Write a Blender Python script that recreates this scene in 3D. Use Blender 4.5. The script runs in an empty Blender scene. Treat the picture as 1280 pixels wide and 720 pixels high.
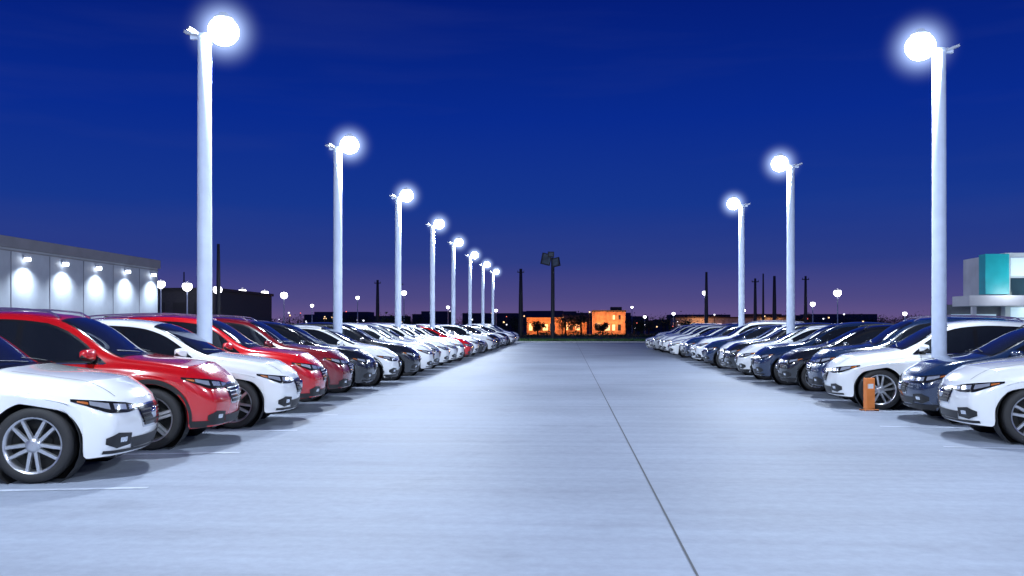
import bpy, bmesh, math, random
from mathutils import Vector, Matrix
from mathutils.bvhtree import BVHTree
random.seed(7)
S = bpy.context.scene
S.view_settings.view_transform = 'Standard'
S.view_settings.look = 'None'
S.view_settings.exposure = 0
COL = S.collection

# ------------------------------------------------------------ materials
def nmat(name):
    m = bpy.data.materials.new(name); m.use_nodes = True
    nt = m.node_tree
    return m, nt, nt.nodes['Principled BSDF']

def mat(name, col, rough=0.5, metal=0.0, coat=0.0, spec=0.5, noise=0.0, nscale=6.0, bump=0.0, bscale=40.0):
    m, nt, b = nmat(name)
    b.inputs['Base Color'].default_value = (*col, 1)
    b.inputs['Roughness'].default_value = rough
    b.inputs['Metallic'].default_value = metal
    b.inputs['Coat Weight'].default_value = coat
    b.inputs['Coat Roughness'].default_value = 0.04
    b.inputs['Specular IOR Level'].default_value = spec
    if noise > 0:
        tc = nt.nodes.new('ShaderNodeTexCoord')
        n = nt.nodes.new('ShaderNodeTexNoise'); n.inputs['Scale'].default_value = nscale
        n.inputs['Detail'].default_value = 6
        nt.links.new(tc.outputs['Object'], n.inputs['Vector'])
        r = nt.nodes.new('ShaderNodeValToRGB')
        r.color_ramp.elements[0].position = 0.3; r.color_ramp.elements[1].position = 0.7
        r.color_ramp.elements[0].color = (*[c*(1-noise) for c in col], 1)
        r.color_ramp.elements[1].color = (*[min(1, c*(1+noise)) for c in col], 1)
        nt.links.new(n.outputs['Fac'], r.inputs['Fac'])
        nt.links.new(r.outputs['Color'], b.inputs['Base Color'])
    if bump > 0:
        tc = nt.nodes.new('ShaderNodeTexCoord')
        n = nt.nodes.new('ShaderNodeTexNoise'); n.inputs['Scale'].default_value = bscale
        nt.links.new(tc.outputs['Object'], n.inputs['Vector'])
        bp = nt.nodes.new('ShaderNodeBump'); bp.inputs['Strength'].default_value = bump
        nt.links.new(n.outputs['Fac'], bp.inputs['Height'])
        nt.links.new(bp.outputs['Normal'], b.inputs['Normal'])
    return m

def emat(name, col, strength):
    m, nt, b = nmat(name)
    b.inputs['Base Color'].default_value = (0.8, 0.8, 0.8, 1)
    b.inputs['Emission Color'].default_value = (*col, 1)
    b.inputs['Emission Strength'].default_value = strength
    return m

def paint_mat():
    m, nt, b = nmat('car_paint')
    oi = nt.nodes.new('ShaderNodeObjectInfo')
    nt.links.new(oi.outputs['Color'], b.inputs['Base Color'])
    b.inputs['Roughness'].default_value = 0.22
    b.inputs['Metallic'].default_value = 0.0
    b.inputs['Coat Weight'].default_value = 1.0
    b.inputs['Coat Roughness'].default_value = 0.03
    b.inputs['Coat IOR'].default_value = 1.8
    return m

M_PAINT = paint_mat()
M_GLASS = mat('car_glass', (0.010, 0.012, 0.016), 0.03, 0, 0.3, 0.5)
M_BLACK = mat('black_plastic', (0.018, 0.018, 0.02), 0.5)
M_TRIM = mat('gloss_black_trim', (0.01, 0.01, 0.011), 0.15)
M_TYRE = mat('tyre_rubber', (0.022, 0.022, 0.024), 0.75)
M_ALLOY = mat('alloy', (0.62, 0.63, 0.66), 0.28, 0.85)
M_CHROME = mat('chrome', (0.8, 0.8, 0.82), 0.12, 1.0)
M_LIGHT = mat('headlight_reflector', (0.75, 0.78, 0.82), 0.12, 0.7, 1.0)
M_TAIL = mat('tail_lens', (0.35, 0.01, 0.01), 0.12, 0, 1.0)
M_SEAM = mat('panel_gap', (0.006, 0.006, 0.006), 0.9)
M_DARKW = mat('wheel_dark', (0.012, 0.012, 0.012), 0.6, 0.3)
M_AMBER = mat('amber_lens', (0.45, 0.12, 0.02), 0.2, 0, 1.0)
CARM = [M_PAINT, M_GLASS, M_BLACK, M_TRIM, M_TYRE, M_ALLOY, M_CHROME, M_LIGHT, M_TAIL, M_SEAM, M_DARKW, M_AMBER]
PAINT, GLASS, BLACK, TRIM, TYRE, ALLOY, CHROME, LIGHT, TAIL, SEAM, DARKW, AMBER = range(12)

# ------------------------------------------------------------ helpers
def pchip(pts):
    xs = [p[0] for p in pts]; ys = [p[1] for p in pts]; n = len(xs)
    d = [(ys[i+1]-ys[i])/(xs[i+1]-xs[i]) for i in range(n-1)]
    m = [d[0]] + [0 if d[i-1]*d[i] <= 0 else 2*d[i-1]*d[i]/(d[i-1]+d[i]) for i in range(1, n-1)] + [d[-1]]
    def f(x):
        if x <= xs[0]: return ys[0]
        if x >= xs[-1]: return ys[-1]
        i = 0
        while x > xs[i+1]: i += 1
        h = xs[i+1]-xs[i]; t = (x-xs[i])/h
        return ((2*t**3-3*t*t+1)*ys[i] + (t**3-2*t*t+t)*h*m[i] + (-2*t**3+3*t*t)*ys[i+1] + (t**3-t*t)*h*m[i+1])
    return f

def quad(bm, vs, mi, smooth=True):
    try:
        f = bm.faces.new(vs); f.material_index = mi; f.smooth = smooth; return f
    except Exception:
        return None

def box(bm, x0, x1, y0, y1, z0, z1, mi=0, M=None):
    v = []
    for z in (z0, z1):
        for (x, y) in ((x0, y0), (x1, y0), (x1, y1), (x0, y1)):
            p = Vector((x, y, z))
            if M is not None: p = M @ p
            v.append(bm.verts.new(p))
    for idx in ((3, 2, 1, 0), (4, 5, 6, 7), (0, 1, 5, 4), (1, 2, 6, 5), (2, 3, 7, 6), (3, 0, 4, 7)):
        quad(bm, [v[i] for i in idx], mi, False)

def revolve(bm, prof, M, mi, n=32, smooth=True, a0=0.0, a1=2*math.pi):
    full = abs(a1-a0-2*math.pi) < 1e-6
    rings = []
    cnt = n if full else n+1
    for p in prof:
        ring = []
        for k in range(cnt):
            a = a0+(a1-a0)*k/n
            ring.append(bm.verts.new(M @ Vector((p[0]*math.cos(a), p[0]*math.sin(a), p[1]))))
        rings.append(ring)
    for i in range(len(prof)-1):
        for k in range(n):
            k2 = (k+1) % cnt
            quad(bm, [rings[i][k], rings[i][k2], rings[i+1][k2], rings[i+1][k]], mi, smooth)
    return rings

def finish(bm, name, mats, loc=(0, 0, 0), rot=0.0, parent=None, recalc=True):
    if recalc: bmesh.ops.recalc_face_normals(bm, faces=bm.faces)
    me = bpy.data.meshes.new(name); bm.to_mesh(me); bm.free()
    for m in mats: me.materials.append(m)
    ob = bpy.data.objects.new(name, me); ob.location = loc; ob.rotation_euler = (0, 0, rot)
    COL.objects.link(ob)
    if parent: ob.parent = parent
    return ob

def empty(name, loc=(0, 0, 0), rot=0.0):
    e = bpy.data.objects.new(name, None); e.location = loc; e.rotation_euler = (0, 0, rot)
    COL.objects.link(e); return e

# ------------------------------------------------------------ car builder
def smooth01(t):
    t = max(0, min(1, t)); return t*t*(3-2*t)

def build_car(name, P):
    L = P['L']; HW = P['W']/2
    zt = pchip(P['top']); zs = pchip(P['belt'])
    wf = pchip([(0, .80), (0.05, .85), (0.15, .90), (0.4, .955), (0.9, .99), (1.6, 1.0), (L-1.6, 1.0), (L-0.8, .985), (L-0.3, .94), (L-0.08, .87), (L, .82)])
    fx, rx = P['axF'], P['axR']; R = P['R']; AR = R+0.055; sill = P['sill']
    def s(x, yn):
        f = max(0, 1-x/2.6); r = max(0, 1-(L-x)/1.4)
        return P['bow']*(yn**2.2)*(f**1.0) - 0.13*(yn**2.2)*r
    def inv(xf):
        x = xf
        for _ in range(12): x = xf - s(x, 0.97)
        return x
    def zlow(xf):
        z = sill + 0.03*smooth01((0.6-xf)/0.6) + 0.10*smooth01((xf-(L-0.7))/0.7)
        for c in (fx, rx):
            d = AR*AR-(xf-c)**2
            if d > 0: z = max(z, R+math.sqrt(d))
        return z
    xs = set()
    for c in (fx, rx):
        for k in range(0, 21):
            xs.add(round(inv(c+AR*math.cos(math.pi*k/20)), 4))
    for v in (0, 0.02, 0.05, 0.1, 0.16, 0.24, 0.33, L-0.33, L-0.24, L-0.16, L-0.1, L-.05, L-.02, L): xs.add(round(v, 4))
    x = 0.0
    while x < L:
        if min(abs(x-q) for q in xs) > 0.03: xs.add(round(x, 4))
        x += 0.07
    xs = sorted(xs)
    bm = bmesh.new()
    rows = []
    def nose(x, z):
        a = 0.10*((z-0.52)/0.32)**2*max(0, 1-x/0.35)
        b = P.get('tailk', 0.05)*((z-0.6)/0.32)**2*max(0, 1-(L-x)/0.3)
        return a-min(b, 0.2)
    for x in xs:
        W = HW*wf(x); t = zt(x); sh = min(zs(x), t-0.05); g = t-sh
        xo = x + s(x, 0.97)
        zl = min(zlow(xo), sh-0.16)
        ed = W*0.93-P['tumble']*max(0, g-0.05)
        flare = 0.0
        for c in (fx, rx):
            flare = max(flare, 0.026*smooth01(1-abs(xo-c)/0.62))
        mid = smooth01((xo-fx-.35)/.4)*smooth01((rx-.35-xo)/.4)
        sec = [(W*0.972+flare, zl), (W*(0.985-.022*mid)+flare, zl+0.30*(sh-zl)), (W*(0.998-.012*mid)+flare*.8, zl+0.66*(sh-zl)),
               (W*1.004+flare*.4, sh-0.10), (W*0.99, sh-.015), (W*0.965, sh+0.012),
               (W*0.935, sh+min(0.05, .3*g)), (0.55*W*0.935+0.45*ed, sh+0.45*g),
               (ed, t-min(0.12, .32*g)), (ed-0.045, t-min(0.05, .18*g)), (ed*0.72, t-min(0.018, .07*g)), (ed*0.36, t-0.004), (0, t)]
        pr = []
        for (y, z) in sec:
            yn = y/HW
            pr.append((x+s(x, yn)+nose(x, z), y, z))
        rows.append(pr)
    nr = len(rows[0])
    Lv = []; Rv = []
    for pr in rows:
        r = [bm.verts.new(p) for p in pr]
        l = [bm.verts.new((p[0], -p[1], p[2])) for p in pr[:-1]] + [r[-1]]
        Rv.append(r); Lv.append(l)
    for i in range(len(rows)-1):
        for j in range(nr-1):
            quad(bm, [Rv[i][j], Rv[i][j+1], Rv[i+1][j+1], Rv[i+1][j]], PAINT)
            quad(bm, [Lv[i][j], Lv[i+1][j], Lv[i+1][j+1], Lv[i][j+1]], PAINT)
    for (ri, sx) in ((0, 0.0), (len(rows)-1, L)):
        x = xs[ri]; grid = []
        for j in range(nr-1):
            p = rows[ri][j]; line = [Lv[ri][j]]
            for t in (-.66, -.33, 0, .33, .66):
                y = t*p[1]
                if j == nr-2 and t == 0:
                    line.append(Rv[ri][nr-1])
                    continue
                line.append(bm.verts.new((x+s(x, abs(y)/HW)+nose(x, p[2]), y, p[2])))
            line.append(Rv[ri][j]); grid.append(line)
        for j in range(len(grid)-1):
            for k in range(len(grid[0])-1):
                quad(bm, [grid[j][k], grid[j][k+1], grid[j+1][k+1], grid[j+1][k]], PAINT)
    bmesh.ops.recalc_face_normals(bm, faces=bm.faces)
    me = bpy.data.meshes.new('tmp'); bm.to_mesh(me); bm.free()
    tmp = bpy.data.objects.new('tmp', me); COL.objects.link(tmp)
    md = tmp.modifiers.new('s', 'SUBSURF'); md.levels = 1; md.render_levels = 1
    dg = bpy.context.evaluated_depsgraph_get()
    me2 = bpy.data.meshes.new_from_object(tmp.evaluated_get(dg))
    bpy.data.objects.remove(tmp)
    bvh = BVHTree.FromPolygons([v.co.copy() for v in me2.vertices], [tuple(p.vertices) for p in me2.polygons])
    bm = bmesh.new(); bm.from_mesh(me2)
    for f in bm.faces: f.smooth = True; f.material_index = PAINT

    def patch(grid, d, off, mi):
        d = Vector(d).normalized(); out = []
        for line in grid:
            o = []
            for p in line:
                p = Vector(p)
                loc, nrm, idx, dist = bvh.ray_cast(p-d*4, d)
                if loc is None: o.append(None)
                else:
                    if nrm.dot(d) > 0: nrm = -nrm
                    o.append(bm.verts.new(loc+nrm*off))
            out.append(o)
        for i in range(len(out)-1):
            for k in range(len(out[0])-1):
                q = [out[i][k], out[i][k+1], out[i+1][k+1], out[i+1][k]]
                if None in q: continue
                if max((a.co-b.co).length for a in q for b in q) > 0.5: continue
                f = quad(bm, q, mi)
                if f:
                    f.normal_update()
                    if f.normal.dot(d) > 0: f.normal_flip()
    def lerp_poly(pts, u):
        t = u*(len(pts)-1); i = min(int(t), len(pts)-2); t -= i
        return [pts[i][k]*(1-t)+pts[i+1][k]*t for k in range(len(pts[i]))]
    def strip(top, bot, nu, nv, to3, d, off, mi):
        g = []
        for j in range(nv+1):
            v = j/nv; line = []
            for i in range(nu+1):
                a = lerp_poly(top, i/nu); b = lerp_poly(bot, i/nu)
                line.append(to3([a[k]*(1-v)+b[k]*v for k in range(len(a))]))
            g.append(line)
        patch(g, d, off, mi)
    for sg in (1, -1):
        sd = (0, -sg, 0)
        side = lambda q: (q[0], 0, q[1])
        x0, x1 = P['dlo']
        def top(x):
            return zt(inv(x) if x < 2.4 else x) - P['ptop']
        def bot(x):
            return zs(x)+0.055+P.get('kick', 0)*smooth01((x-(x1-0.9))/0.9)
        def seg(a, b, ea, eb, off, mi, grow):
            n = 24; tp = []; bt = []
            for i in range(n+1):
                x = a+(b-a)*i/n
                tz = top(x)+grow; bz = bot(x)-grow
                if x < x0+0.12: tz = min(tz, bz+0.012+(x-x0+grow)*0.75)
                if x > x1-0.30: tz = min(tz, top(x1-0.30)+grow-(x-(x1-0.30))*P['drop'])
                if tz < bz+0.004: tz = bz+0.004
                tp.append((x, tz)); bt.append((x, bz))
            strip(tp, bt, n, 5, side, sd, off, mi)
        seg(x0-0.02, x1+0.02, 0, 0, 0.004, TRIM, 0.018)
        pb = P['pillars']
        cuts = [x0+0.04]+sum([[p-0.035, p+0.035] for p in pb], [])+[x1-0.03]
        for i in range(0, len(cuts), 2):
            seg(cuts[i], cuts[i+1], 0, 0, 0.009, GLASS, -0.014)
        tp = [(x0+(x1-x0)*i/20, bot(x0+(x1-x0)*i/20)-0.010) for i in range(21)]
        bt = [(a, b-0.016) for a, b in tp]
        strip(tp, bt, 30, 1, side, sd, 0.008, CHROME if P.get('chrome', 1) else TRIM)
        for c in (fx, rx):
            g = []
            for rr in (AR+0.006, AR+0.03, AR+P['clad']):
                g.append([(c+rr*math.cos(math.radians(a)), 0, R+rr*math.sin(math.radians(a))) for a in range(-22, 203, 5)])
            if P['clad'] > 0.04: patch(g, sd, 0.013, BLACK)
            Mx = Matrix.Translation((c, sg*0.0, R)) @ Matrix.Rotation(math.radians(90), 4, 'X')
            yb = HW*0.955; ya = HW-0.33
            revolve(bm, [(AR+0.012, -sg*yb), (AR+0.012, -sg*ya), (0.02, -sg*ya)], Mx, BLACK, 24)
        if P['clad'] > 0.04:
            strip([(fx+AR, sill+0.13), (rx-AR, sill+0.13)], [(fx+AR, sill+0.004), (rx-AR, sill+0.004)], 30, 3, side, sd, 0.012, BLACK)
            strip([(0.1, sill+0.10), (fx-AR, sill+0.10)], [(0.1, sill+0.02), (fx-AR, sill+0.02)], 10, 2, side, sd, 0.010, BLACK)
            strip([(rx+AR, sill+0.2), (L-.1, sill+0.2)], [(rx+AR, sill+0.02), (L-.1, sill+0.02)], 10, 2, side, sd, 0.010, BLACK)
        d0 = P['dlo'][0]+0.12
        for (a, b) in ((d0, d0-0.02), (pb[0], pb[0]), (pb[1]+0.02, rx-AR-0.02 if pb[1] > rx-AR else pb[1])):
            zt0 = bot(a)-0.03
            tp = [(a-0.004, zt0), (b-0.004, sill+0.15)]; bt = [(a+0.004, zt0), (b+0.004, sill+0.15)]
            strip(tp, bt, 14, 1, side, sd, 0.003, SEAM)
        zc = zs(2.2)-0.17
        for hx in (pb[0]-0.22, pb[1]-0.20):
            y = bvh.ray_cast(Vector((hx, sg*4, zc+0.03)), Vector(sd))[0]
            if y is not None:
                box(bm, hx-0.10, hx+0.10, y.y-0.01, y.y+sg*0.035, zc+0.015, zc+0.045, CHROME if P.get('chrome', 1) else PAINT)
        # door mirror: rounded-box shell tapering outward, dark lower edge and stalk
        mx = x0+0.17; mz = zs(mx)+0.15; my = sg*(HW*0.97)
        def se(v, e): return math.copysign(abs(v)**e, v)
        NA, NB = 12, 20; grid = []
        for i in range(NA+1):
            ph = -math.pi/2+math.pi*i/NA; line = []
            for k in range(NB):
                th = 2*math.pi*k/NB
                yy = se(math.sin(ph), .55)
                cx = se(math.cos(ph), .45)*se(math.cos(th), .6); cz = se(math.cos(ph), .45)*se(math.sin(th), .6)
                tp_ = 1-.22*yy
                line.append(bm.verts.new((mx+cx*.062*tp_+.02*yy, my+sg*(0.075+yy*.115), mz+cz*.070*tp_+.006*yy)))
            grid.append(line)
        for i in range(NA):
            for k in range(NB):
                low = math.sin(2*math.pi*(k+.5)/NB) < -.55
                quad(bm, [grid[i][k], grid[i][(k+1) % NB], grid[i+1][(k+1) % NB], grid[i+1][k]], BLACK if low else PAINT)
        box(bm, mx-0.03, mx+0.03, min(my-sg*0.14, my+sg*0.03), max(my-sg*0.14, my+sg*0.03), mz-0.10, mz-0.055, BLACK)
        # headlight
        hz = P['hz']; dd = (1, -sg*0.9, 0)
        def h3(q): return (q[0], sg*q[1], q[2])
        top_ = [(0.0, 0.40, hz+.015), (0.1, 0.56, hz+0.06), (0.26, 0.74, hz+0.09), (0.52, 0.92, hz+0.125)]
        bot_ = [(0.0, 0.40, hz-0.02), (0.1, 0.56, hz-0.04), (0.26, 0.74, hz-0.03), (0.52, 0.92, hz+0.10)]
        strip(top_, bot_, 20, 6, h3, dd, 0.006, TRIM)
        for (a, b) in ((0.08, 0.30), (0.36, 0.58), (0.64, 0.84)):
            tt = [lerp_poly(top_, a+(b-a)*i/4) for i in range(5)]; bb = [lerp_poly(bot_, a+(b-a)*i/4) for i in range(5)]
            t2 = [[p[0], p[1], p[2]*.8+q[2]*.2] for p, q in zip(tt, bb)]; b2 = [[q[0], q[1], p[2]*.3+q[2]*.7] for p, q in zip(tt, bb)]
            strip(t2, b2, 6, 3, h3, dd, 0.011, LIGHT)
        tt = [(0.40, 0.845, hz+.085), (0.47, 0.90, hz+0.105)]
        bb = [(0.40, 0.845, hz+0.062), (0.47, 0.90, hz+0.09)]
        strip(tt, bb, 4, 2, h3, dd, 0.014, AMBER)
        top_ = [(0.02, 0.56, 0.45), (0.14, 0.72, 0.47), (0.24, 0.80, 0.42)]
        bot_ = [(0.02, 0.56, 0.33), (0.14, 0.72, 0.31), (0.24, 0.80, 0.36)]
        strip(top_, bot_, 10, 5, h3, dd, 0.007, BLACK)
        top_ = [(0.06, 0.62, 0.42), (0.13, 0.69, 0.42)]; bot_ = [(0.06, 0.62, 0.37), (0.13, 0.69, 0.37)]
        strip(top_, bot_, 4, 3, h3, dd, 0.013, LIGHT)
        tz = P['tz']; dd = (-1, -sg*0.9, 0)
        top_ = [(L-.0, 0.45, tz+0.05), (L-.15, 0.72, tz+0.09), (L-.42, 0.92, tz+0.08)]
        bot_ = [(L-.0, 0.45, tz-0.03), (L-.15, 0.72, tz-0.08), (L-.42, 0.92, tz+0.0)]
        strip(top_, bot_, 14, 6, h3, dd, 0.008, TAIL)
        g = [[(0.22+0.95*i/16, sg*(0.60+0.12*smooth01(i/10)+o), 0) for i in range(17)] for o in (0, 0.007)]
        patch(g, (0, 0, -1), 0.003, SEAM)
        if P.get('rails'):
            a, b = P['rails']
            for i in range(16):
                xa = a+(b-a)*i/16; xb = a+(b-a)*(i+1)/16
                ra = bvh.ray_cast(Vector((xa, sg*0.56, 4)), Vector((0, 0, -1)))[0]
                rb = bvh.ray_cast(Vector((xb, sg*0.56, 4)), Vector((0, 0, -1)))[0]
                if ra is None or rb is None: continue
                e = [0.0 if (i in (0,)) else 0.045, 0.0 if i == 15 else 0.045]
                v = []
                for (q, h) in ((ra, e[0]), (rb, e[1])):
                    for (dy, dz) in ((-.015, h), (.015, h), (.015, h+.025), (-.015, h+.025)):
                        v.append(bm.verts.new((q.x, q.y+dy, q.z+dz)))
                for k in range(4):
                    quad(bm, [v[k], v[(k+1) % 4], v[4+(k+1) % 4], v[4+k]], CHROME if P.get('railc') else BLACK, False)
    wc, wr = P['ws']
    def ws(grow, off, mi):
        g = []
        for j in range(11):
            v = j/10; line = []
            for i in range(25):
                u = -1+2*i/24
                yl = (0.755*(1-v)+0.60*v+grow)*u*HW/0.92
                xx = (wc-grow*1.4)*(1-v)+(wr+grow)*v
                line.append((xx+s(xx, abs(yl)/HW), yl, 0))
            g.append(line)
        patch(g, (0, 0, -1), off, mi)
    ws(0.02, 0.004, TRIM); ws(-0.012, 0.008, GLASS)
    for y0 in (-0.45, 0.12):
        g = [[(wc+0.02+s(wc, abs(y0+0.5*i/8)/HW)+0.10*i/8+o, y0+0.5*i/8, 0) for i in range(9)] for o in (0, 0.02)]
        patch(g, (0, 0, -1), 0.016, BLACK)
    rz0, rz1 = P['rg']
    for (gr, off, mi) in ((0.02, 0.004, TRIM), (-0.012, 0.008, GLASS)):
        g = []
        for j in range(9):
            v = j/8
            g.append([(0, (0.70*(1-v)+0.58*v+gr)*(-1+2*i/18), (rz0-gr)*(1-v)+(rz1+gr)*v) for i in range(19)])
        patch(g, (-1, 0, 0), off, mi)
    f3 = lambda q: (0, q[0], q[1])
    gz0, gz1, gw = P['grille']
    strip([(-gw-.03, gz1+.02), (0, gz1+0.03), (gw+.03, gz1+.02)], [(-gw*.7-.03, gz0-.02), (0, gz0-.025), (gw*.7+.03, gz0-.02)], 20, 5, f3, (1, 0, 0), 0.006, CHROME)
    strip([(-gw, gz1), (0, gz1+0.012), (gw, gz1)], [(-gw*.7, gz0), (0, gz0), (gw*.7, gz0)], 20, 5, f3, (1, 0, 0), 0.012, TRIM)
    for k in range(1, 5):
        z = gz0+(gz1-gz0)*k/5; w = gw*(0.72+0.26*k/5)
        strip([(-w, z+.007), (w, z+.007)], [(-w, z-.007), (w, z-.007)], 16, 1, f3, (1, 0, 0), 0.018, ALLOY if P.get('bars') else BLACK)
    zc = (gz0+gz1)/2+0.02
    hp = bvh.ray_cast(Vector((-3, 0, zc)), Vector((1, 0, 0)))[0]
    if hp is not None:
        Mb = Matrix.Translation((hp.x-0.03, 0, zc)) @ Matrix.Rotation(math.radians(-90), 4, 'Y')
        revolve(bm, [(0.001, 0.012), (0.045, 0.012), (0.062, 0.002), (0.062, -0.03)], Mb, CHROME, 24)
    strip([(-.50, .40), (.50, .40)], [(-.44, .29), (.44, .29)], 16, 4, f3, (1, 0, 0), 0.008, BLACK)
    strip([(-.86, sill+.08), (0, sill+.06), (.86, sill+.08)], [(-.86, sill+.01), (0, sill+.01), (.86, sill+.01)], 24, 2, f3, (1, 0, 0), 0.012, BLACK)
    strip([(-.86, .52), (.86, .52)], [(-.86, sill+.1), (.86, sill+.1)], 24, 4, f3, (-1, 0, 0), 0.010, BLACK)
    strip([(-.26, .90), (.26, .90)], [(-.26, .78), (.26, .78)], 6, 3, f3, (-1, 0, 0), 0.012, ALLOY)
    box(bm, 0.22, L-0.22, -HW+0.36, HW-0.36, sill-0.02, 0.62, BLACK)
    box(bm, fx+AR+0.03, rx-AR-0.03, -HW*0.94, HW*0.94, sill-0.005, 0.4, BLACK)
    for c in (fx, rx):
        for sg in (1, -1):
            M = Matrix.Translation((c, sg*(HW-0.135), R)) @ Matrix.Rotation(math.radians(-90*sg), 4, 'X')
            w = 0.115
            revolve(bm, [(R*0.70, -w), (R*0.93, -w), (R*0.985, -w*.8), (R, -w*.45), (R, w*.45), (R*0.985, w*.82), (R*0.93, w), (R*0.80, w*1.04), (R*0.745, w*0.96)], M, TYRE, 40)
            revolve(bm, [(R*0.745, w*0.97), (R*0.70, w*0.93), (R*0.68, w*0.1), (R*.66, -w*.2)], M, ALLOY, 40)
            revolve(bm, [(R*0.70, -w*0.15), (R*0.1, -w*.15)], M, DARKW, 32)
            revolve(bm, [(R*0.42, -w*0.05), (R*0.42, w*.05), (R*0.12, w*.05)], M, DARKW, 24)
            revolve(bm, [(R*0.20, w*0.2), (R*0.19, w*0.86), (R*0.10, w*0.92), (0.002, w*0.92)], M, ALLOY, 20)
            ns = P.get('spokes', 5)
            for k in range(ns):
                for tw in (-1, 1):
                    a = 2*math.pi*k/ns+.3
                    sp = 0.17 if ns <= 5 else 0.07
                    p0 = Vector((R*0.14, tw*R*0.06, 0)); p1 = Vector((R*0.70*math.cos(sp*tw*1.25), R*0.70*math.sin(sp*tw*1.25), 0))
                    dv = (p1-p0).normalized(); nvec = Vector((-dv.y, dv.x, 0))
                    v = []
                    for (p, hw, h) in ((p0, R*0.065, w*0.86), (p1, R*0.055, w*0.84)):
                        for (b, z) in ((-hw, h-0.03), (-hw*0.7, h), (hw*0.7, h), (hw, h-0.03)):
                            q = p+nvec*b; q.z = z
                            q = Matrix.Rotation(a, 4, 'Z') @ q
                            v.append(bm.verts.new(M @ q))
                    for i in range(3):
                        quad(bm, [v[i], v[i+1], v[4+i+1], v[4+i]], ALLOY, False)
                    quad(bm, [v[0], v[3], v[7], v[4]], ALLOY, False)
    me = bpy.data.meshes.new(name)
    bm.to_mesh(me); bm.free()
    for m in CARM: me.materials.append(m)
    return me

CUV = dict(L=4.62, W=1.88, axF=0.90, axR=3.62, R=0.375, sill=0.22, bow=0.26, tumble=0.34, ptop=0.13,
    top=[(0, .80), (.05, .875), (.2, .955), (.6, 1.05), (1.15, 1.13), (1.30, 1.18), (1.95, 1.54), (2.3, 1.63), (2.8, 1.665), (3.5, 1.63), (3.95, 1.55), (4.2, 1.42), (4.42, 1.10), (4.52, 1.0), (4.62, .92)],
    belt=[(0, .66), (.3, .84), (1.2, .98), (3, 1.03), (4.2, 1.09), (4.62, .85)],
    dlo=(1.48, 4.05), pillars=[2.55, 3.45], drop=0.75, kick=0.08, clad=0.03, ws=(1.22, 2.08), rg=(1.16, 1.46), hz=.70, tz=.95,
    grille=(.50, .70, .36), rails=None, spokes=5, bars=0)
SUV = dict(L=4.78, W=1.90, axF=0.92, axR=3.75, R=0.385, sill=0.25, bow=0.22, tumble=0.27, ptop=0.13,
    top=[(0, .88), (.05, .95), (.2, 1.02), (.7, 1.11), (1.15, 1.17), (1.30, 1.22), (1.90, 1.60), (2.2, 1.70), (2.8, 1.745), (3.7, 1.72), (4.3, 1.66), (4.5, 1.54), (4.66, 1.12), (4.72, 1.0), (4.78, .92)],
    belt=[(0, .74), (.3, .92), (1.2, 1.03), (3, 1.06), (4.4, 1.10), (4.78, .85)],
    dlo=(1.46, 4.42), pillars=[2.5, 3.4], drop=0.6, kick=0.03, clad=0.065, ws=(1.22, 2.02), rg=(1.18, 1.55), hz=.78, tz=1.0,
    grille=(.55, .78, .42), rails=(2.1, 4.2), railc=1, spokes=6, bars=1)
SED = dict(L=4.82, W=1.84, axF=0.93, axR=3.72, R=0.335, sill=0.17, bow=0.26, tumble=0.42, ptop=0.10,
    top=[(0, .68), (.05, .74), (.2, .80), (.7, .90), (1.25, .97), (1.4, 1.02), (2.15, 1.37), (2.5, 1.44), (2.9, 1.455), (3.4, 1.41), (3.9, 1.24), (4.25, 1.10), (4.55, 1.08), (4.76, 1.04), (4.82, .92)],
    belt=[(0, .56), (.3, .72), (1.3, .88), (3, .93), (4.3, .99), (4.82, .78)],
    dlo=(1.58, 4.02), pillars=[2.6, 3.4], drop=0.55, kick=0.04, clad=0.02, ws=(1.32, 2.28), rg=(1.13, 1.36), hz=.60, tz=.88,
    grille=(.40, .58, .36), spokes=7, bars=1)
HAT = dict(L=4.35, W=1.82, axF=0.84, axR=3.44, R=0.345, sill=0.20, bow=0.28, tumble=0.36, ptop=0.12,
    top=[(0, .76), (.05, .83), (.2, .91), (.55, 1.02), (1.0, 1.10), (1.15, 1.15), (1.85, 1.48), (2.15, 1.56), (2.6, 1.585), (3.3, 1.55), (3.8, 1.46), (4.0, 1.34), (4.2, 1.05), (4.28, .96), (4.35, .88)],
    belt=[(0, .62), (.3, .80), (1.1, .93), (3, .99), (4.0, 1.03), (4.35, .8)],
    dlo=(1.34, 3.95), pillars=[2.4, 3.25], drop=0.8, kick=0.08, clad=0.05, ws=(1.08, 1.98), rg=(1.10, 1.38), hz=.67, tz=.92,
    grille=(.46, .62, .34), rails=(1.95, 3.6), spokes=5, bars=0)
CARS = {'cuv': build_car('cuv_body', CUV), 'suv': build_car('suv_body', SUV), 'sed': build_car('sedan_body', SED), 'hat': build_car('hatch_body', HAT)}

WHITE = (.84, .85, .86); RED = (.52, .006, .006); DRED = (.16, .006, .008); BLK = (.008, .009, .011); NAVY = (.010, .025, .07)
SILV = (.42, .44, .47); GREY = (.12, .13, .14); PEARL = (.72, .73, .74); BLUE = (.02, .07, .22)
rj = lambda a: random.uniform(-a, a)
def car(kind, x, y, ang, col):
    ob = bpy.data.objects.new('parked_car', CARS[kind]); COL.objects.link(ob)
    ob.location = (x, y, 0.008); ob.rotation_euler = (0, 0, math.radians(ang)+math.pi)
    ob.color = (*col, 1)
    return ob

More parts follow.
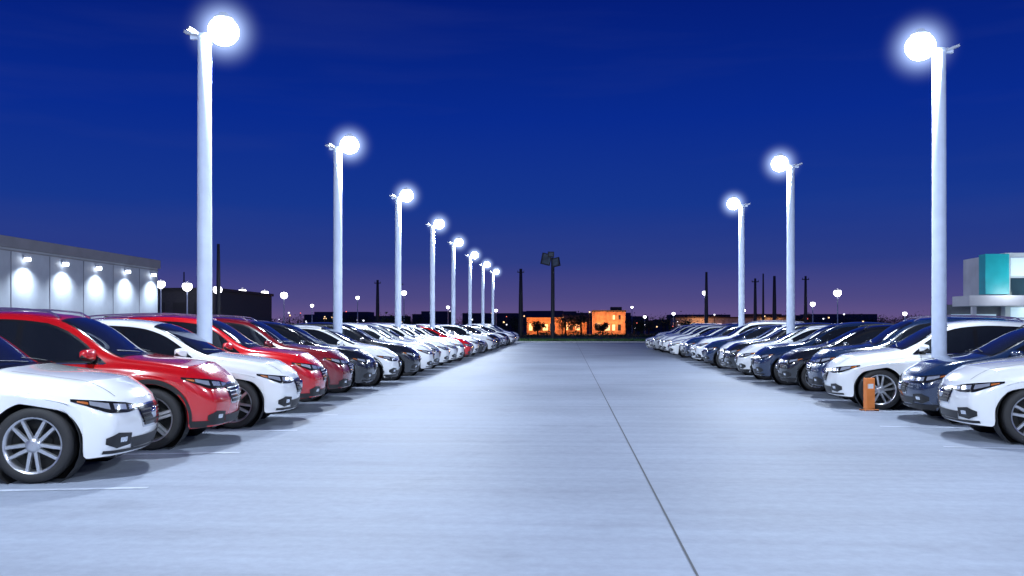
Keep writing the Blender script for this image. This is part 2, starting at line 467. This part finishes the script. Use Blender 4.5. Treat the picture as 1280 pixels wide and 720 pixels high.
LA = 10
car('cuv', -4.50, 9.75, LA, WHITE)
car('suv', -4.45, 12.2, LA, RED)
car('cuv', -4.30, 14.6, LA, WHITE)
colsL = [(RED, 'suv'), (DRED, 'suv'), (BLK, 'cuv'), (WHITE, 'hat')]
yl = [15.35+9.85*i for i in range(8)]
pal = [WHITE, WHITE, WHITE, PEARL, WHITE, SILV, GREY, BLK, RED, NAVY, PEARL, WHITE, BLK]
palR = [WHITE, WHITE, WHITE, PEARL, SILV, NAVY, BLK, NAVY, PEARL, WHITE]
kinds = ['cuv', 'suv', 'sed', 'hat', 'cuv', 'hat']
for i in range(7):
    a = yl[i]+0.45; b = yl[i+1]+0.45
    for k in range(4):
        y = a+(b-a)*(k+.5)/4
        if i == 0: c, kd = colsL[k]
        else: c, kd = random.choice(pal), random.choice(kinds)
        if i == 1: c = [BLK, WHITE, SILV, WHITE][k]
        car(kd, -4.45+rj(.18), y+rj(.05), LA+rj(1.5), c)
y = 13.0
while y < 95:
    if random.random() < .85: car(random.choice(kinds), -14.6+rj(.15), y, 180+rj(1.5), random.choice(pal))
    y += 2.6
y = 20.0
while y < 110:
    if random.random() < .8: car(random.choice(kinds), -21.5+rj(.15), y, rj(1.5), random.choice(pal))
    y += 2.7
RA = 172
car('cuv', 5.25, 13.3, RA, WHITE)
car('hat', 5.55, 15.75, RA, NAVY)
seq = [(WHITE, 'cuv'), (NAVY, 'suv'), (BLK, 'hat'), (NAVY, 'cuv'), (WHITE, 'hat'), (BLK, 'cuv'), (WHITE, 'cuv'), (NAVY, 'hat'), (WHITE, 'suv'), (WHITE, 'sed')]
g = [17.15, 29.1, 38.4]; q = 0
for (a, b, n) in ((g[0], g[1], 5), (g[1], g[2], 4), (g[2], 62, 10)):
    for k in range(n):
        y = a+(b-a)*(k+.5)/n
        if q < len(seq): c, kd = seq[q]
        else: c, kd = random.choice(palR), random.choice(kinds)
        q += 1
        car(kd, 5.15+rj(.18), y+rj(.04), RA+rj(1.5), c)
y = 24.0
while y < 80:
    if random.random() < .8: car(random.choice(kinds), 15.2+rj(.15), y, rj(1.5), random.choice(palR))
    y += 2.6
for y in (66, 69, 72.2, 75, 78, 81): car(random.choice(kinds), 7.2+rj(.6), y, 170+rj(3), random.choice(palR))
y = 30.0
while y < 84:
    if random.random() < .75: car(random.choice(kinds), 22+rj(.15), y, 180+rj(1.5), random.choice(palR))
    y += 2.8

# ------------------------------------------------------------ ground
def sheet(name, x0, x1, y0, y1, z, m):
    bm = bmesh.new()
    v = [bm.verts.new(p) for p in ((x0, y0, z), (x1, y0, z), (x1, y1, z), (x0, y1, z))]
    bm.faces.new(v)
    return finish(bm, name, [m])

def concrete():
    m, nt, b = nmat('concrete'); N = nt.nodes; K = nt.links
    tc = N.new('ShaderNodeTexCoord')
    n1 = N.new('ShaderNodeTexNoise'); n1.inputs['Scale'].default_value = 0.25; n1.inputs['Detail'].default_value = 8
    n2 = N.new('ShaderNodeTexNoise'); n2.inputs['Scale'].default_value = 9; n2.inputs['Detail'].default_value = 8; n2.inputs['Roughness'].default_value = .7
    mp = N.new('ShaderNodeMapping'); mp.inputs['Scale'].default_value = (0.12, 2.2, 1)
    n3 = N.new('ShaderNodeTexNoise'); n3.inputs['Scale'].default_value = 1.6; n3.inputs['Detail'].default_value = 4
    n4 = N.new('ShaderNodeTexNoise'); n4.inputs['Scale'].default_value = 1.1; n4.inputs['Detail'].default_value = 3
    K.new(tc.outputs['Object'], n4.inputs['Vector'])
    K.new(tc.outputs['Object'], n1.inputs['Vector']); K.new(tc.outputs['Object'], n2.inputs['Vector'])
    K.new(tc.outputs['Object'], mp.inputs['Vector']); K.new(mp.outputs['Vector'], n3.inputs['Vector'])
    def mul(a, k, c):
        q = N.new('ShaderNodeMath'); q.operation = 'MULTIPLY_ADD'
        K.new(a, q.inputs[0]); q.inputs[1].default_value = k
        if isinstance(c, float): q.inputs[2].default_value = c
        else: K.new(c, q.inputs[2])
        return q.outputs[0]
    v = mul(n1.outputs['Fac'], 0.24, 0.05)
    v = mul(n2.outputs['Fac'], 0.14, v)
    v = mul(n3.outputs['Fac'], 0.12, v)
    # oil / tyre stains: darker blotches
    st = N.new('ShaderNodeMapRange'); st.inputs['From Min'].default_value = .60; st.inputs['From Max'].default_value = .72
    st.inputs['To Min'].default_value = 0; st.inputs['To Max'].default_value = 1; K.new(n4.outputs['Fac'], st.inputs['Value'])
    v = mul(st.outputs[0], -0.035, v)
    sx = N.new('ShaderNodeSeparateXYZ'); K.new(tc.outputs['Object'], sx.inputs[0])
    mo = N.new('ShaderNodeMath'); mo.operation = 'PINGPONG'; K.new(sx.outputs['Y'], mo.inputs[0]); mo.inputs[1].default_value = 2.3
    lt = N.new('ShaderNodeMath'); lt.operation = 'LESS_THAN'; K.new(mo.outputs[0], lt.inputs[0]); lt.inputs[1].default_value = 0.006
    v = mul(lt.outputs[0], -0.04, v)
    cb = N.new('ShaderNodeCombineColor')
    for i, k in enumerate((0.86, 0.98, 1.24)):
        K.new(mul(v, k, 0.0), cb.inputs[i])
    K.new(cb.outputs[0], b.inputs['Base Color'])
    rr = mul(n1.outputs['Fac'], 0.2, 0.54); K.new(rr, b.inputs['Roughness'])
    b.inputs['Specular IOR Level'].default_value = 0.26
    bp = N.new('ShaderNodeBump'); bp.inputs['Strength'].default_value = 0.12; bp.inputs['Distance'].default_value = 0.02
    K.new(n2.outputs['Fac'], bp.inputs['Height']); K.new(bp.outputs['Normal'], b.inputs['Normal'])
    return m
M_CONC = concrete()
sheet('ground', -1500, 1500, -300, 3000, 0.0, mat('dark_soil', (.03, .035, .03), .9, noise=.4, nscale=.2))
sheet('parking_lot', -60, 60, -40, 88, 0.008, M_CONC)
M_JOINT = mat('joint_sealant', (.07, .075, .09), .8)
M_LINE = mat('road_paint', (.50, .55, .66), .6, noise=.3, nscale=3)
sheet('expansion_joint', 0.79, 0.806, -20, 87, 0.012, M_JOINT)
bm = bmesh.new()
def line(bm, p, q, w, z):
    p = Vector((*p, z)); q = Vector((*q, z)); d = (q-p).normalized(); n = Vector((-d.y, d.x, 0))*w/2
    bm.faces.new([bm.verts.new(a) for a in (p-n, q-n, q+n, p+n)])
ys = [11.0-2.45*k for k in range(3)]+[13.4]
for i in range(7):
    for k in range(4): ys.append(yl[i]+.45+9.85/4*k)
for y in ys: line(bm, (-4.0, y), (-9.2, y-5.2*math.tan(math.radians(10))), .09, .012)
for y in [12.1, 14.5]+[17.15+2.35*k for k in range(19)]: line(bm, (4.8, y), (9.8, y-5.0*math.tan(math.radians(8))), .09, .012)
finish(bm, 'parking_line', [M_LINE])
bm = bmesh.new(); box(bm, -60, 60, 88, 88.2, 0, .14, 0); finish(bm, 'kerb', [mat('kerb_concrete', (.35, .36, .37), .8, noise=.2)])
M_GRASS = mat('grass_mat', (.05, .13, .03), .9, noise=.5, nscale=1.5, bump=.6, bscale=8)
bm = bmesh.new(); NX, NY = 120, 20
gv = [[bm.verts.new((-60+120*i/NX, 88.2+60*j/NY, 0.10+random.uniform(0, .12))) for i in range(NX+1)] for j in range(NY+1)]
for j in range(NY):
    for i in range(NX): bm.faces.new([gv[j][i], gv[j][i+1], gv[j+1][i+1], gv[j+1][i]])
for _ in range(5000):
    x = random.uniform(-14, 14); y = random.uniform(88.3, 100); h = random.uniform(.06, .18); a = random.uniform(0, 3.14)
    bm.faces.new([bm.verts.new((x-.05*math.cos(a), y-.05*math.sin(a), .12)), bm.verts.new((x+.05*math.cos(a), y+.05*math.sin(a), .12)), bm.verts.new((x+rj(.05), y, .14+h))])
finish(bm, 'grass', [M_GRASS])

# ------------------------------------------------------------ lamps
M_POLE = mat('white_pole_paint', (.56, .64, .80), .45, noise=.06, nscale=5)
M_LAMP = emat('lamp_lens', (.82, .90, 1.0), 12.0)
M_HOUS = mat('lamp_housing', (.45, .48, .55), .4, .3)
M_BASE = mat('lamp_base_concrete', (.45, .45, .44), .8, noise=.2)
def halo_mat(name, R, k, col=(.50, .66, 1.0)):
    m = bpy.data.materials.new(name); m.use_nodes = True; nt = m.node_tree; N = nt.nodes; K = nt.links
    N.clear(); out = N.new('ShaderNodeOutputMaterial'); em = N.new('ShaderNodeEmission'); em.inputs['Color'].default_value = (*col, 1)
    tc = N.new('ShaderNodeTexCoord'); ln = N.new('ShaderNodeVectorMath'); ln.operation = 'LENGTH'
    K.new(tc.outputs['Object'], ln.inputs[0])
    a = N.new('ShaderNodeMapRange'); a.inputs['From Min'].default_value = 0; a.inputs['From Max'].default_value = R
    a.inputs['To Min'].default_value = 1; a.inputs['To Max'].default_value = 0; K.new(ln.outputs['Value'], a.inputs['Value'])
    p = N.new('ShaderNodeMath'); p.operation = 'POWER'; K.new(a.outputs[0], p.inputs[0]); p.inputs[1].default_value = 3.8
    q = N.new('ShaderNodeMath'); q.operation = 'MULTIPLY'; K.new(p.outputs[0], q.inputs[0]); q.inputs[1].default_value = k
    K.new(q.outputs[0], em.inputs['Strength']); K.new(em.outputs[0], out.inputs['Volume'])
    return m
M_HALO = halo_mat('bloom_glow', 0.82, 8.0)  # emission-only volume imitating lens bloom around each lamp globe
HH = 6.57; GX = .33; GR = .26
def lamp_mesh():
    bm = bmesh.new(); I = Matrix.Identity(4)
    revolve(bm, [(.13, .0), (.13, .5), (.122, 3), (.112, HH-.12), (.12, HH-.11), (.12, HH-.05), (.001, HH-.03)], I, 0, 24)
    revolve(bm, [(.27, .0), (.27, .55), (.24, .60), (.001, .60)], I, 2, 24)
    revolve(bm, [(.17, .60), (.17, .63), (.132, .64)], I, 0, 24)
    box(bm, .08, GX-.1, -.035, .035, HH-.14, HH-.07, 0)
    box(bm, -.24, -.08, -.03, .03, HH-.13, HH-.07, 0)
    Mh = Matrix.Translation((GX, 0, HH))
    cap = [(.001, GR+.06), (.07, GR+.05), (.09, GR+.01), (.16, GR*.86+.02), (.165, GR*.8)]
    revolve(bm, cap, Mh, 1, 28)
    prof = [(max(.001, GR*math.sin(math.pi*k/14)), -GR*.92*math.cos(math.pi*k/14)) for k in range(15)]
    revolve(bm, prof, Mh, 3, 28)
    for (x, y, r) in ((-.24, .0, 0), (-.14, -.12, 50)):
        Mq = Matrix.Translation((x, y, HH-.06)) @ Matrix.Rotation(math.radians(r), 4, 'Z') @ Matrix.Rotation(math.radians(22), 4, 'Y')
        box(bm, -.12, .12, -.05, .05, 0, .045, 1, Mq)
    bmesh.ops.recalc_face_normals(bm, faces=bm.faces)
    me = bpy.data.meshes.new('lamp_column'); bm.to_mesh(me); bm.free()
    for m in (M_POLE, M_HOUS, M_BASE, M_LAMP): me.materials.append(m)
    return me
LM = lamp_mesh()
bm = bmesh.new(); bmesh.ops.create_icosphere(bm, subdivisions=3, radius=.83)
HMESH = bpy.data.meshes.new('bloom_halo'); bm.to_mesh(HMESH); bm.free(); HMESH.materials.append(M_HALO)
def lamp(x, y, rot, power, halo=True):
    e = empty('street_lamp', (x, y, .008), rot)
    o = bpy.data.objects.new('lamp_column', LM); COL.objects.link(o); o.parent = e
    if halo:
        h = bpy.data.objects.new('bloom_halo', HMESH); COL.objects.link(h); h.parent = e; h.location = (GX, 0, HH)  # added glow sphere standing in for bloom, no real haze
    ld = bpy.data.lights.new('lamp_light', 'POINT'); ld.energy = power; ld.color = (.76, .87, 1.0); ld.shadow_soft_size = .2
    l = bpy.data.objects.new('lamp_light', ld); COL.objects.link(l); l.parent = e; l.location = (GX+.16, 0, HH-GR-.24)
PW = 1650
LX = [-6.19, -6.38, -6.52, -6.65, -6.85, -6.9, -6.9, -6.9]
for x, y in zip(LX, yl): lamp(x, y, 0, PW)
for x, y in ((6.65, 16.95), (6.87, 28.9), (7.1, 38.2)): lamp(x, y, math.pi, PW)
for y in (5.4, -4.5): lamp(-6.1, y, 0, PW*1.2, False)
for y in (6.0, -4.5): lamp(6.6, y, math.pi, PW*1.2, False)

M_SL = emat('distant_lens', (.95, .93, 1.0), 8)
def small_lamp(px, py, D, rad=.28, warm=False):
    L = (px-640)/1150*D; c, s_ = math.cos(math.radians(3.483)), math.sin(math.radians(3.483))
    X = L*c-D*s_; Y = L*s_+D*c; H = (408-py)/1150*D+1.55
    bm = bmesh.new(); I = Matrix.Identity(4)
    revolve(bm, [(.09, 0), (.06, H-rad*.8)], I, 0, 10)
    revolve(bm, [(rad*.5, H+rad*.95), (rad*.75, H+rad*.7), (rad*.8, H+rad*.5)], I, 0, 12)
    revolve(bm, [(max(.001, rad*math.sin(math.pi*k/8)), H-rad*math.cos(math.pi*k/8)) for k in range(9)], I, 1, 14)
    finish(bm, 'street_lamp', [M_POLE, M_SL], (X, Y, 0))
for a in ((201, 355, 90, .42), (234, 358, 91, .48), (303, 365, 128, .55), (331, 367, 135, .55), (355, 369, 142, .55), (272, 362, 90, .42),
          (1047, 366, 120, .5), (1016, 380, 130, .35), (881, 366, 150, .4), (505, 366, 140, .4), (447, 372, 150, .3), (1131, 392, 110, .25), (842, 392, 170, .3), (806, 396, 190, .3), (620, 388, 180, .3), (790, 384, 200, .25), (930, 388, 160, .25), (560, 384, 170, .3), (390, 382, 150, .28)):
    small_lamp(*a)

# ------------------------------------------------------------ buildings
def brushed(name, c): return mat(name, c, .6, noise=.12, nscale=.8)
b = empty('dealership_building', (-29, 34, 0))
bm = bmesh.new()
LEN = 29.5; HT = 6.1
box(bm, -22, 0, 0, LEN, 0, HT, 0)
finish(bm, 'walls', [brushed('stucco_grey', (.30, .33, .39))], parent=b)
bm = bmesh.new()
box(bm, -22.2, .14, -.2, LEN+.15, HT-.45, HT+.12, 0)
box(bm, .0, .06, 0, LEN, HT-.62, HT-.56, 0)
finish(bm, 'parapet', [brushed('dark_metal', (.16, .16, .19))], parent=b)
bm = bmesh.new()
k = 1.5
while k < LEN-1:
    box(bm, .002, .03, k-.015, k+.015, 0.2, HT-.64, 0); k += 3.6
for y in (4, 13, 22):
    box(bm, .002, .06, y, y+2.8, 0, 2.2, 1)
finish(bm, 'pilasters_and_doors', [brushed('panel_joint', (.2, .2, .24)), mat('door_glass', (.03, .04, .05), .1)], parent=b)
M_WL = emat('wall_light_lens', (.85, .92, 1), 14)
for k in range(0, 8):
    y = 2.2+k*3.75
    if y > LEN-.5: continue
    bm = bmesh.new()
    box(bm, .06, .34, y-.14, y+.14, 5.22, 5.30, 0); box(bm, .0, .08, y-.1, y+.1, 5.1, 5.35, 0)
    box(bm, .09, .32, y-.11, y+.11, 5.03, 5.212, 1)
    finish(bm, 'wall_light', [M_HOUS, M_WL], parent=b)
    ld = bpy.data.lights.new('wall_wash', 'SPOT'); ld.energy = 1000; ld.color = (.78, .90, 1); ld.spot_size = math.radians(130); ld.spot_blend = 1; ld.shadow_soft_size = .06
    l = bpy.data.objects.new('wall_wash', ld); COL.objects.link(l); l.parent = b; l.location = (.75, y, 4.9); l.rotation_euler = (0, math.radians(14), 0)
bm = bmesh.new()
box(bm, -48, -36, 92, 110, 0, 5.2, 0); box(bm, -48.2, -35.8, 91.8, 110.2, 5.2, 5.5, 1)
for k in range(5): box(bm, -47+k*2.2, -45.6+k*2.2, 91.95, 91.99, 1, 4, 1)
finish(bm, 'warehouse', [mat('dark_wall', (.05, .05, .06), .8, noise=.2), mat('dark_roof', (.03, .03, .035), .7)])

b = empty('showroom_building', (0, 0, 0))
M_WH = brushed('white_cladding', (.6, .62, .66))
M_TEAL = mat('teal_panel', (.02, .42, .46), .3, noise=.15, nscale=1)
M_WIN = mat('showroom_glass', (.03, .06, .08), .06, 0, .5)
M_WINL = emat('lit_glass', (.30, .60, .85), .42)
bm = bmesh.new()
box(bm, 26.7, 48, 58, 64, 0, 6.05, 0)
box(bm, 23.4, 26.7, 58.6, 61, 0, 2.9, 1)
finish(bm, 'walls', [M_WH, mat('grey_wall', (.16, .17, .20), .7, noise=.1)], parent=b)
bm = bmesh.new(); box(bm, 25.3, 26.697, 57.5, 58.4, 3.5, 5.95, 0); finish(bm, 'teal_sign_panel', [M_TEAL], parent=b)
ld = bpy.data.lights.new('panel_wash', 'AREA'); ld.energy = 130; ld.size = 1.5; ld.color = (.8, 1, 1)
l = bpy.data.objects.new('panel_wash', ld); COL.objects.link(l); l.parent = b; l.location = (27.6, 55.3, 3.2); l.rotation_euler = (math.radians(115), 0, 0)
bm = bmesh.new(); box(bm, 23.3, 27.6, 55.0, 57.4, 2.75, 3.35, 0)
for (x, y) in ((23.7, 55.4), (26.9, 55.4)): box(bm, x-.12, x+.12, y-.12, y+.12, 0, 2.747, 0)
finish(bm, 'entrance_canopy', [M_WH], parent=b)
ld = bpy.data.lights.new('canopy_light', 'POINT'); ld.energy = 160; ld.color = (.85, .92, 1)
l = bpy.data.objects.new('canopy_light', ld); COL.objects.link(l); l.parent = b; l.location = (25.4, 54.2, 4.2)
bm = bmesh.new()
for i in range(5):
    for (z0, z1, mi) in ((.3, 2.7, 1), (3.4, 4.5, 0), (4.65, 5.75, 1)):
        box(bm, 27.0+i*1.9, 28.7+i*1.9, 57.94, 57.99, z0, z1, mi)
for i in range(2): box(bm, 23.7+i*1.5, 24.9+i*1.5, 58.54, 58.59, .6, 2.3, 1)
finish(bm, 'windows', [M_WIN, M_WINL], parent=b)

def house(name, x, y, w, d, h, col, ecol, es, gable, seed):
    rn = random.Random(seed)
    e = empty(name, (x, y, 0))
    bm = bmesh.new(); box(bm, 0, w, 0, d, 0, h, 0)
    finish(bm, 'walls', [mat(name+'_wall', col, .8, noise=.45, nscale=1.6)], parent=e)
    bm = bmesh.new()
    if gable:
        v = [bm.verts.new(p) for p in ((-.3, -.3, h), (w+.3, -.3, h), (w+.3, d+.3, h), (-.3, d+.3, h), (-.3, d/2, h+1.3), (w+.3, d/2, h+1.3))]
        for idx in ((0, 1, 5, 4), (2, 3, 4, 5), (0, 4, 3), (1, 2, 5), (3, 2, 1, 0)): bm.faces.new([v[i] for i in idx])
    else:
        box(bm, -.15, w+.15, -.15, d+.15, h, h+.3, 0); box(bm, w*.55, w*.9, 1, 3, h+.3, h+.9, 0)
    finish(bm, 'roof', [mat(name+'_roof', (.06, .05, .05), .8)], parent=e)
    bm = bmesh.new(); xx = .4
    while xx < w-.9:
        ww = rn.uniform(.5, 1.1)
        box(bm, xx, xx+ww, -.06, -.01, .8, rn.uniform(1.8, 2.3), rn.choice((0, 0, 1)))
        if h > 3.4 and rn.random() < .7: box(bm, xx+.1, xx+ww-.05, -.06, -.01, 2.8, min(h-.35, 3.6), rn.choice((0, 1, 1)))
        xx += ww+rn.uniform(.3, .8)
    finish(bm, 'windows', [emat(name+'_win', ecol, es), mat(name+'_darkwin', (.02, .015, .01), .2)], parent=e)
    for k in range(2):
        ld = bpy.data.lights.new('facade_light', 'POINT'); ld.energy = 700; ld.color = (1, .40, .13); ld.shadow_soft_size = .2
        l = bpy.data.objects.new('facade_light', ld); COL.objects.link(l); l.parent = e; l.location = (w*(.2+.6*k), -2.4, 2.4)
house('brick_restaurant', -7.6, 170, 6.4, 8, 3.2, (.34, .16, .08), (1, .50, .14), 1.3, True, 3)
house('lit_storefront', 4.6, 168, 5.8, 8, 4.2, (.42, .22, .13), (1, .52, .25), .7, False, 5)
house('corner_cafe', -1.0, 178, 4.6, 6, 2.4, (.25, .12, .07), (1, .45, .15), .6, True, 8)
house('shop_building', 22, 190, 24, 10, 3.2, (.25, .25, .3), (.7, .75, 1), .5, False, 9)

# ------------------------------------------------------------ tree belts
def leafm(n, c): return mat(n, c, .9, noise=.5, nscale=.6)
M_LEAF = leafm('foliage_dark', (.025, .045, .022)); M_LEAF2 = leafm('foliage_mid', (.06, .09, .04)); M_BARK = mat('bark', (.05, .04, .03), .9)
def tree_into(bm, x, y, h, w):
    revolve(bm, [(.16, 0), (.10, h*.5), (.03, h*.85)], Matrix.Translation((x, y, 0)), 2, 6)
    blobs = [(x+random.gauss(0, w*.28), y+random.gauss(0, w*.28), h*random.uniform(.4, .85), w*random.uniform(.16, .30)) for _ in range(9)]
    for (bx, by, bz, r) in blobs:
        mi = random.choice((0, 0, 1))
        for _ in range(34):
            d = Vector((random.gauss(0, 1), random.gauss(0, 1), random.gauss(0, .8))).normalized()*r*random.uniform(.4, 1.1)
            c = Vector((bx, by, bz))+d; s_ = random.uniform(.10, .24)
            vs = [bm.verts.new(c+Vector((rj(s_), rj(s_), rj(s_)))) for _ in range(3)]
            quad(bm, vs, mi, False)
bm = bmesh.new()
for k in range(190):
    x = random.uniform(-110, 120); y = random.uniform(185, 215)
    if -12 < x < 14: y = random.uniform(182, 195)
    tree_into(bm, x, y, random.uniform(2.6, 4.4), random.uniform(4, 7))
finish(bm, 'distant_trees', [M_LEAF, M_LEAF2, M_BARK], recalc=False)
def tree(x, y, h, w):
    bm = bmesh.new()
    for _ in range(3): tree_into(bm, 0, 0, h, w)
    finish(bm, 'tree', [M_LEAF, M_LEAF2, M_BARK], (x, y, 0), recalc=False)
for a in ((-8.6, 150, 3.4, 3), (-5.2, 158, 2.6, 2), (-.4, 152, 3.6, 3), (2.2, 155, 4.0, 3.2), (6.0, 160, 2.4, 1.6), (12, 150, 2.6, 3), (16, 130, 2.2, 3), (-30, 118, 3.0, 4), (-24, 125, 3.0, 4)): tree(*a)
bm = bmesh.new()
for k in range(2600):
    x = random.uniform(-13, 12); y = 120+rj(1); z = random.uniform(.1, .7+.25*math.sin(x*1.7))
    s_ = .16
    quad(bm, [bm.verts.new((x+rj(s_), y+rj(s_), z+rj(s_))) for _ in range(3)], random.choice((0, 1)), False)
finish(bm, 'hedge', [M_LEAF, M_LEAF2], recalc=False)
bm = bmesh.new()
for k in range(30):
    x = random.uniform(-220, 240); w = random.uniform(8, 24); h = random.uniform(3, 6.5)
    box(bm, x, x+w, 290+k*.6, 300+k*.6, 0, h, 0)
finish(bm, 'distant_buildings', [mat('skyline_wall', (.08, .08, .11), .8, noise=.3, nscale=.1)])
# far scattered town lights (small lit fittings on posts and facades)
bm = bmesh.new()
for k in range(110):
    x = random.uniform(-130, 130); y = random.uniform(176, 184) if abs(x) > 12 else random.uniform(172, 176)
    z = random.uniform(1.2, 4.6); r_ = random.uniform(.05, .13)
    mi = random.choice((0, 0, 1, 1, 2))
    box(bm, x-r_, x+r_, y-r_, y+r_, z-r_, z+r_, mi); box(bm, x-.03, x+.03, y+.14, y+.2, 0, z, 3)
finish(bm, 'town_lights', [emat('town_warm', (1, .62, .28), 2.5), emat('town_white', (.85, .88, 1), 3), emat('town_red', (1, .15, .08), 2), M_BARK])

M_DP = mat('dark_pole', (.04, .04, .045), .6)
def pole(px, py, D, r=.1, arms=True):
    L = (px-640)/1150*D; c, s_ = math.cos(math.radians(3.483)), math.sin(math.radians(3.483))
    X = L*c-D*s_; Y = L*s_+D*c; H = (408-py)/1150*D+1.55
    bm = bmesh.new(); revolve(bm, [(r*1.3, 0), (r, H*.6), (r*.7, H), (.001, H)], Matrix.Identity(4), 0, 10)
    if arms:
        box(bm, -.45, .45, -.05, .05, H-.5, H-.38, 0)
        for x in (-.4, .4): box(bm, x-.03, x+.03, -.03, .03, H-.38, H-.22, 0)
    finish(bm, 'utility_pole', [M_DP], (X, Y, 0))
for a in ((651, 336, 120, .26), (472, 350, 130, .24), (273, 305, 72, .16, False), (883, 340, 115, .2, False), (944, 348, 120, .2), (954, 342, 120, .13, False), (968, 345, 125, .25, False), (1007, 345, 120, .2), (230, 340, 110, .1, False), (500, 352, 130, .12)):
    pole(*a)
D = 105; X = (691-710)/1150*D-.0; H = (408-316)/1150*D+1.55
bm = bmesh.new()
revolve(bm, [(.24, 0), (.19, H-.6), (.001, H-.5)], Matrix.Identity(4), 0, 12)
def sign(cx, cz, w, h, tilt, yaw):
    M = Matrix.Translation((cx, -.25, cz)) @ Matrix.Rotation(math.radians(yaw), 4, 'Z') @ Matrix.Rotation(math.radians(tilt), 4, 'Y')
    box(bm, -w/2, w/2, -.1, .1, -h/2, h/2, 0, M); box(bm, -w/2+.12, w/2-.12, -.125, -.103, -h/2+.12, h/2-.12, 1, M)
sign(-.75, H-.75, 1.1, 1.3, 12, 20); sign(.35, H-1.1, 1.0, 1.0, -10, -30); sign(-.2, H-.2, .7, .6, 0, 10)
finish(bm, 'pylon_sign', [M_DP, mat('sign_face', (.10, .13, .16), .3, noise=.4, nscale=2)], (X, D, 0))

M_ORG = mat('orange_paint', (.75, .22, .05), .5, noise=.1)
M_BW = mat('bollard_white', (.75, .77, .8), .4)
bm = bmesh.new()
Mz = Matrix.Rotation(math.radians(15), 4, 'Z')
box(bm, -.09, .09, -.05, .05, .03, .60, 0, Mz); box(bm, -.14, .14, -.10, .10, 0, .03, 1, Mz); box(bm, -.06, .06, -.054, -.051, .40, .50, 2, Mz)
bmesh.ops.bevel(bm, geom=[e for e in bm.edges], offset=.008, segments=1, affect='EDGES')
finish(bm, 'marker_post', [M_ORG, M_SEAM, M_BW], (5.5, 17.2, .008))

# ------------------------------------------------------------ sky
w = bpy.data.worlds.new('World'); S.world = w; w.use_nodes = True
nt = w.node_tree; N = nt.nodes; K = nt.links
bg = N['Background']; bg.inputs['Strength'].default_value = 1.0
tc = N.new('ShaderNodeTexCoord'); sx = N.new('ShaderNodeSeparateXYZ'); K.new(tc.outputs['Generated'], sx.inputs[0])
r = N.new('ShaderNodeValToRGB'); K.new(sx.outputs['Z'], r.inputs['Fac'])
def s2l(c): return tuple(((v/255)/12.92 if v/255 <= .04045 else ((v/255+.055)/1.055)**2.4) for v in c)
stops = [(0.0, (108, 88, 136)), (.03, (78, 73, 132)), (.07, (44, 60, 134)), (.13, (22, 54, 142)), (.22, (8, 42, 142)), (.36, (3, 26, 116)), (1.0, (2, 12, 70))]
cr = r.color_ramp
cr.elements[0].position = 0; cr.elements[0].color = (*s2l(stops[0][1]), 1)
cr.elements[1].position = 1; cr.elements[1].color = (*s2l(stops[-1][1]), 1)
for p, c in stops[1:-1]:
    e = cr.elements.new(p); e.color = (*s2l(c), 1)
mp = N.new('ShaderNodeMapping'); mp.inputs['Scale'].default_value = (1.5, 1.5, 14)
K.new(tc.outputs['Generated'], mp.inputs['Vector'])
n = N.new('ShaderNodeTexNoise'); n.inputs['Scale'].default_value = 1.6; n.inputs['Detail'].default_value = 5; K.new(mp.outputs['Vector'], n.inputs['Vector'])
mr = N.new('ShaderNodeMapRange'); mr.inputs['From Min'].default_value = .5; mr.inputs['From Max'].default_value = .8; mr.inputs['To Min'].default_value = 0; mr.inputs['To Max'].default_value = .16
K.new(n.outputs['Fac'], mr.inputs['Value'])
mx = N.new('ShaderNodeMixRGB'); mx.inputs[2].default_value = (*s2l((60, 75, 140)), 1)
K.new(mr.outputs[0], mx.inputs[0]); K.new(r.outputs['Color'], mx.inputs[1]); K.new(mx.outputs[0], bg.inputs['Color'])

# ------------------------------------------------------------ camera
cd = bpy.data.cameras.new('Camera'); cam = bpy.data.objects.new('Camera', cd); COL.objects.link(cam)
cd.sensor_width = 36; cd.lens = 36*1150/1280; cd.shift_y = 48/1280; cd.clip_end = 5000; cd.clip_start = .1
cam.location = (0, 0, 1.55); cam.rotation_euler = (math.radians(90), 0, math.radians(3.483))
S.camera = cam
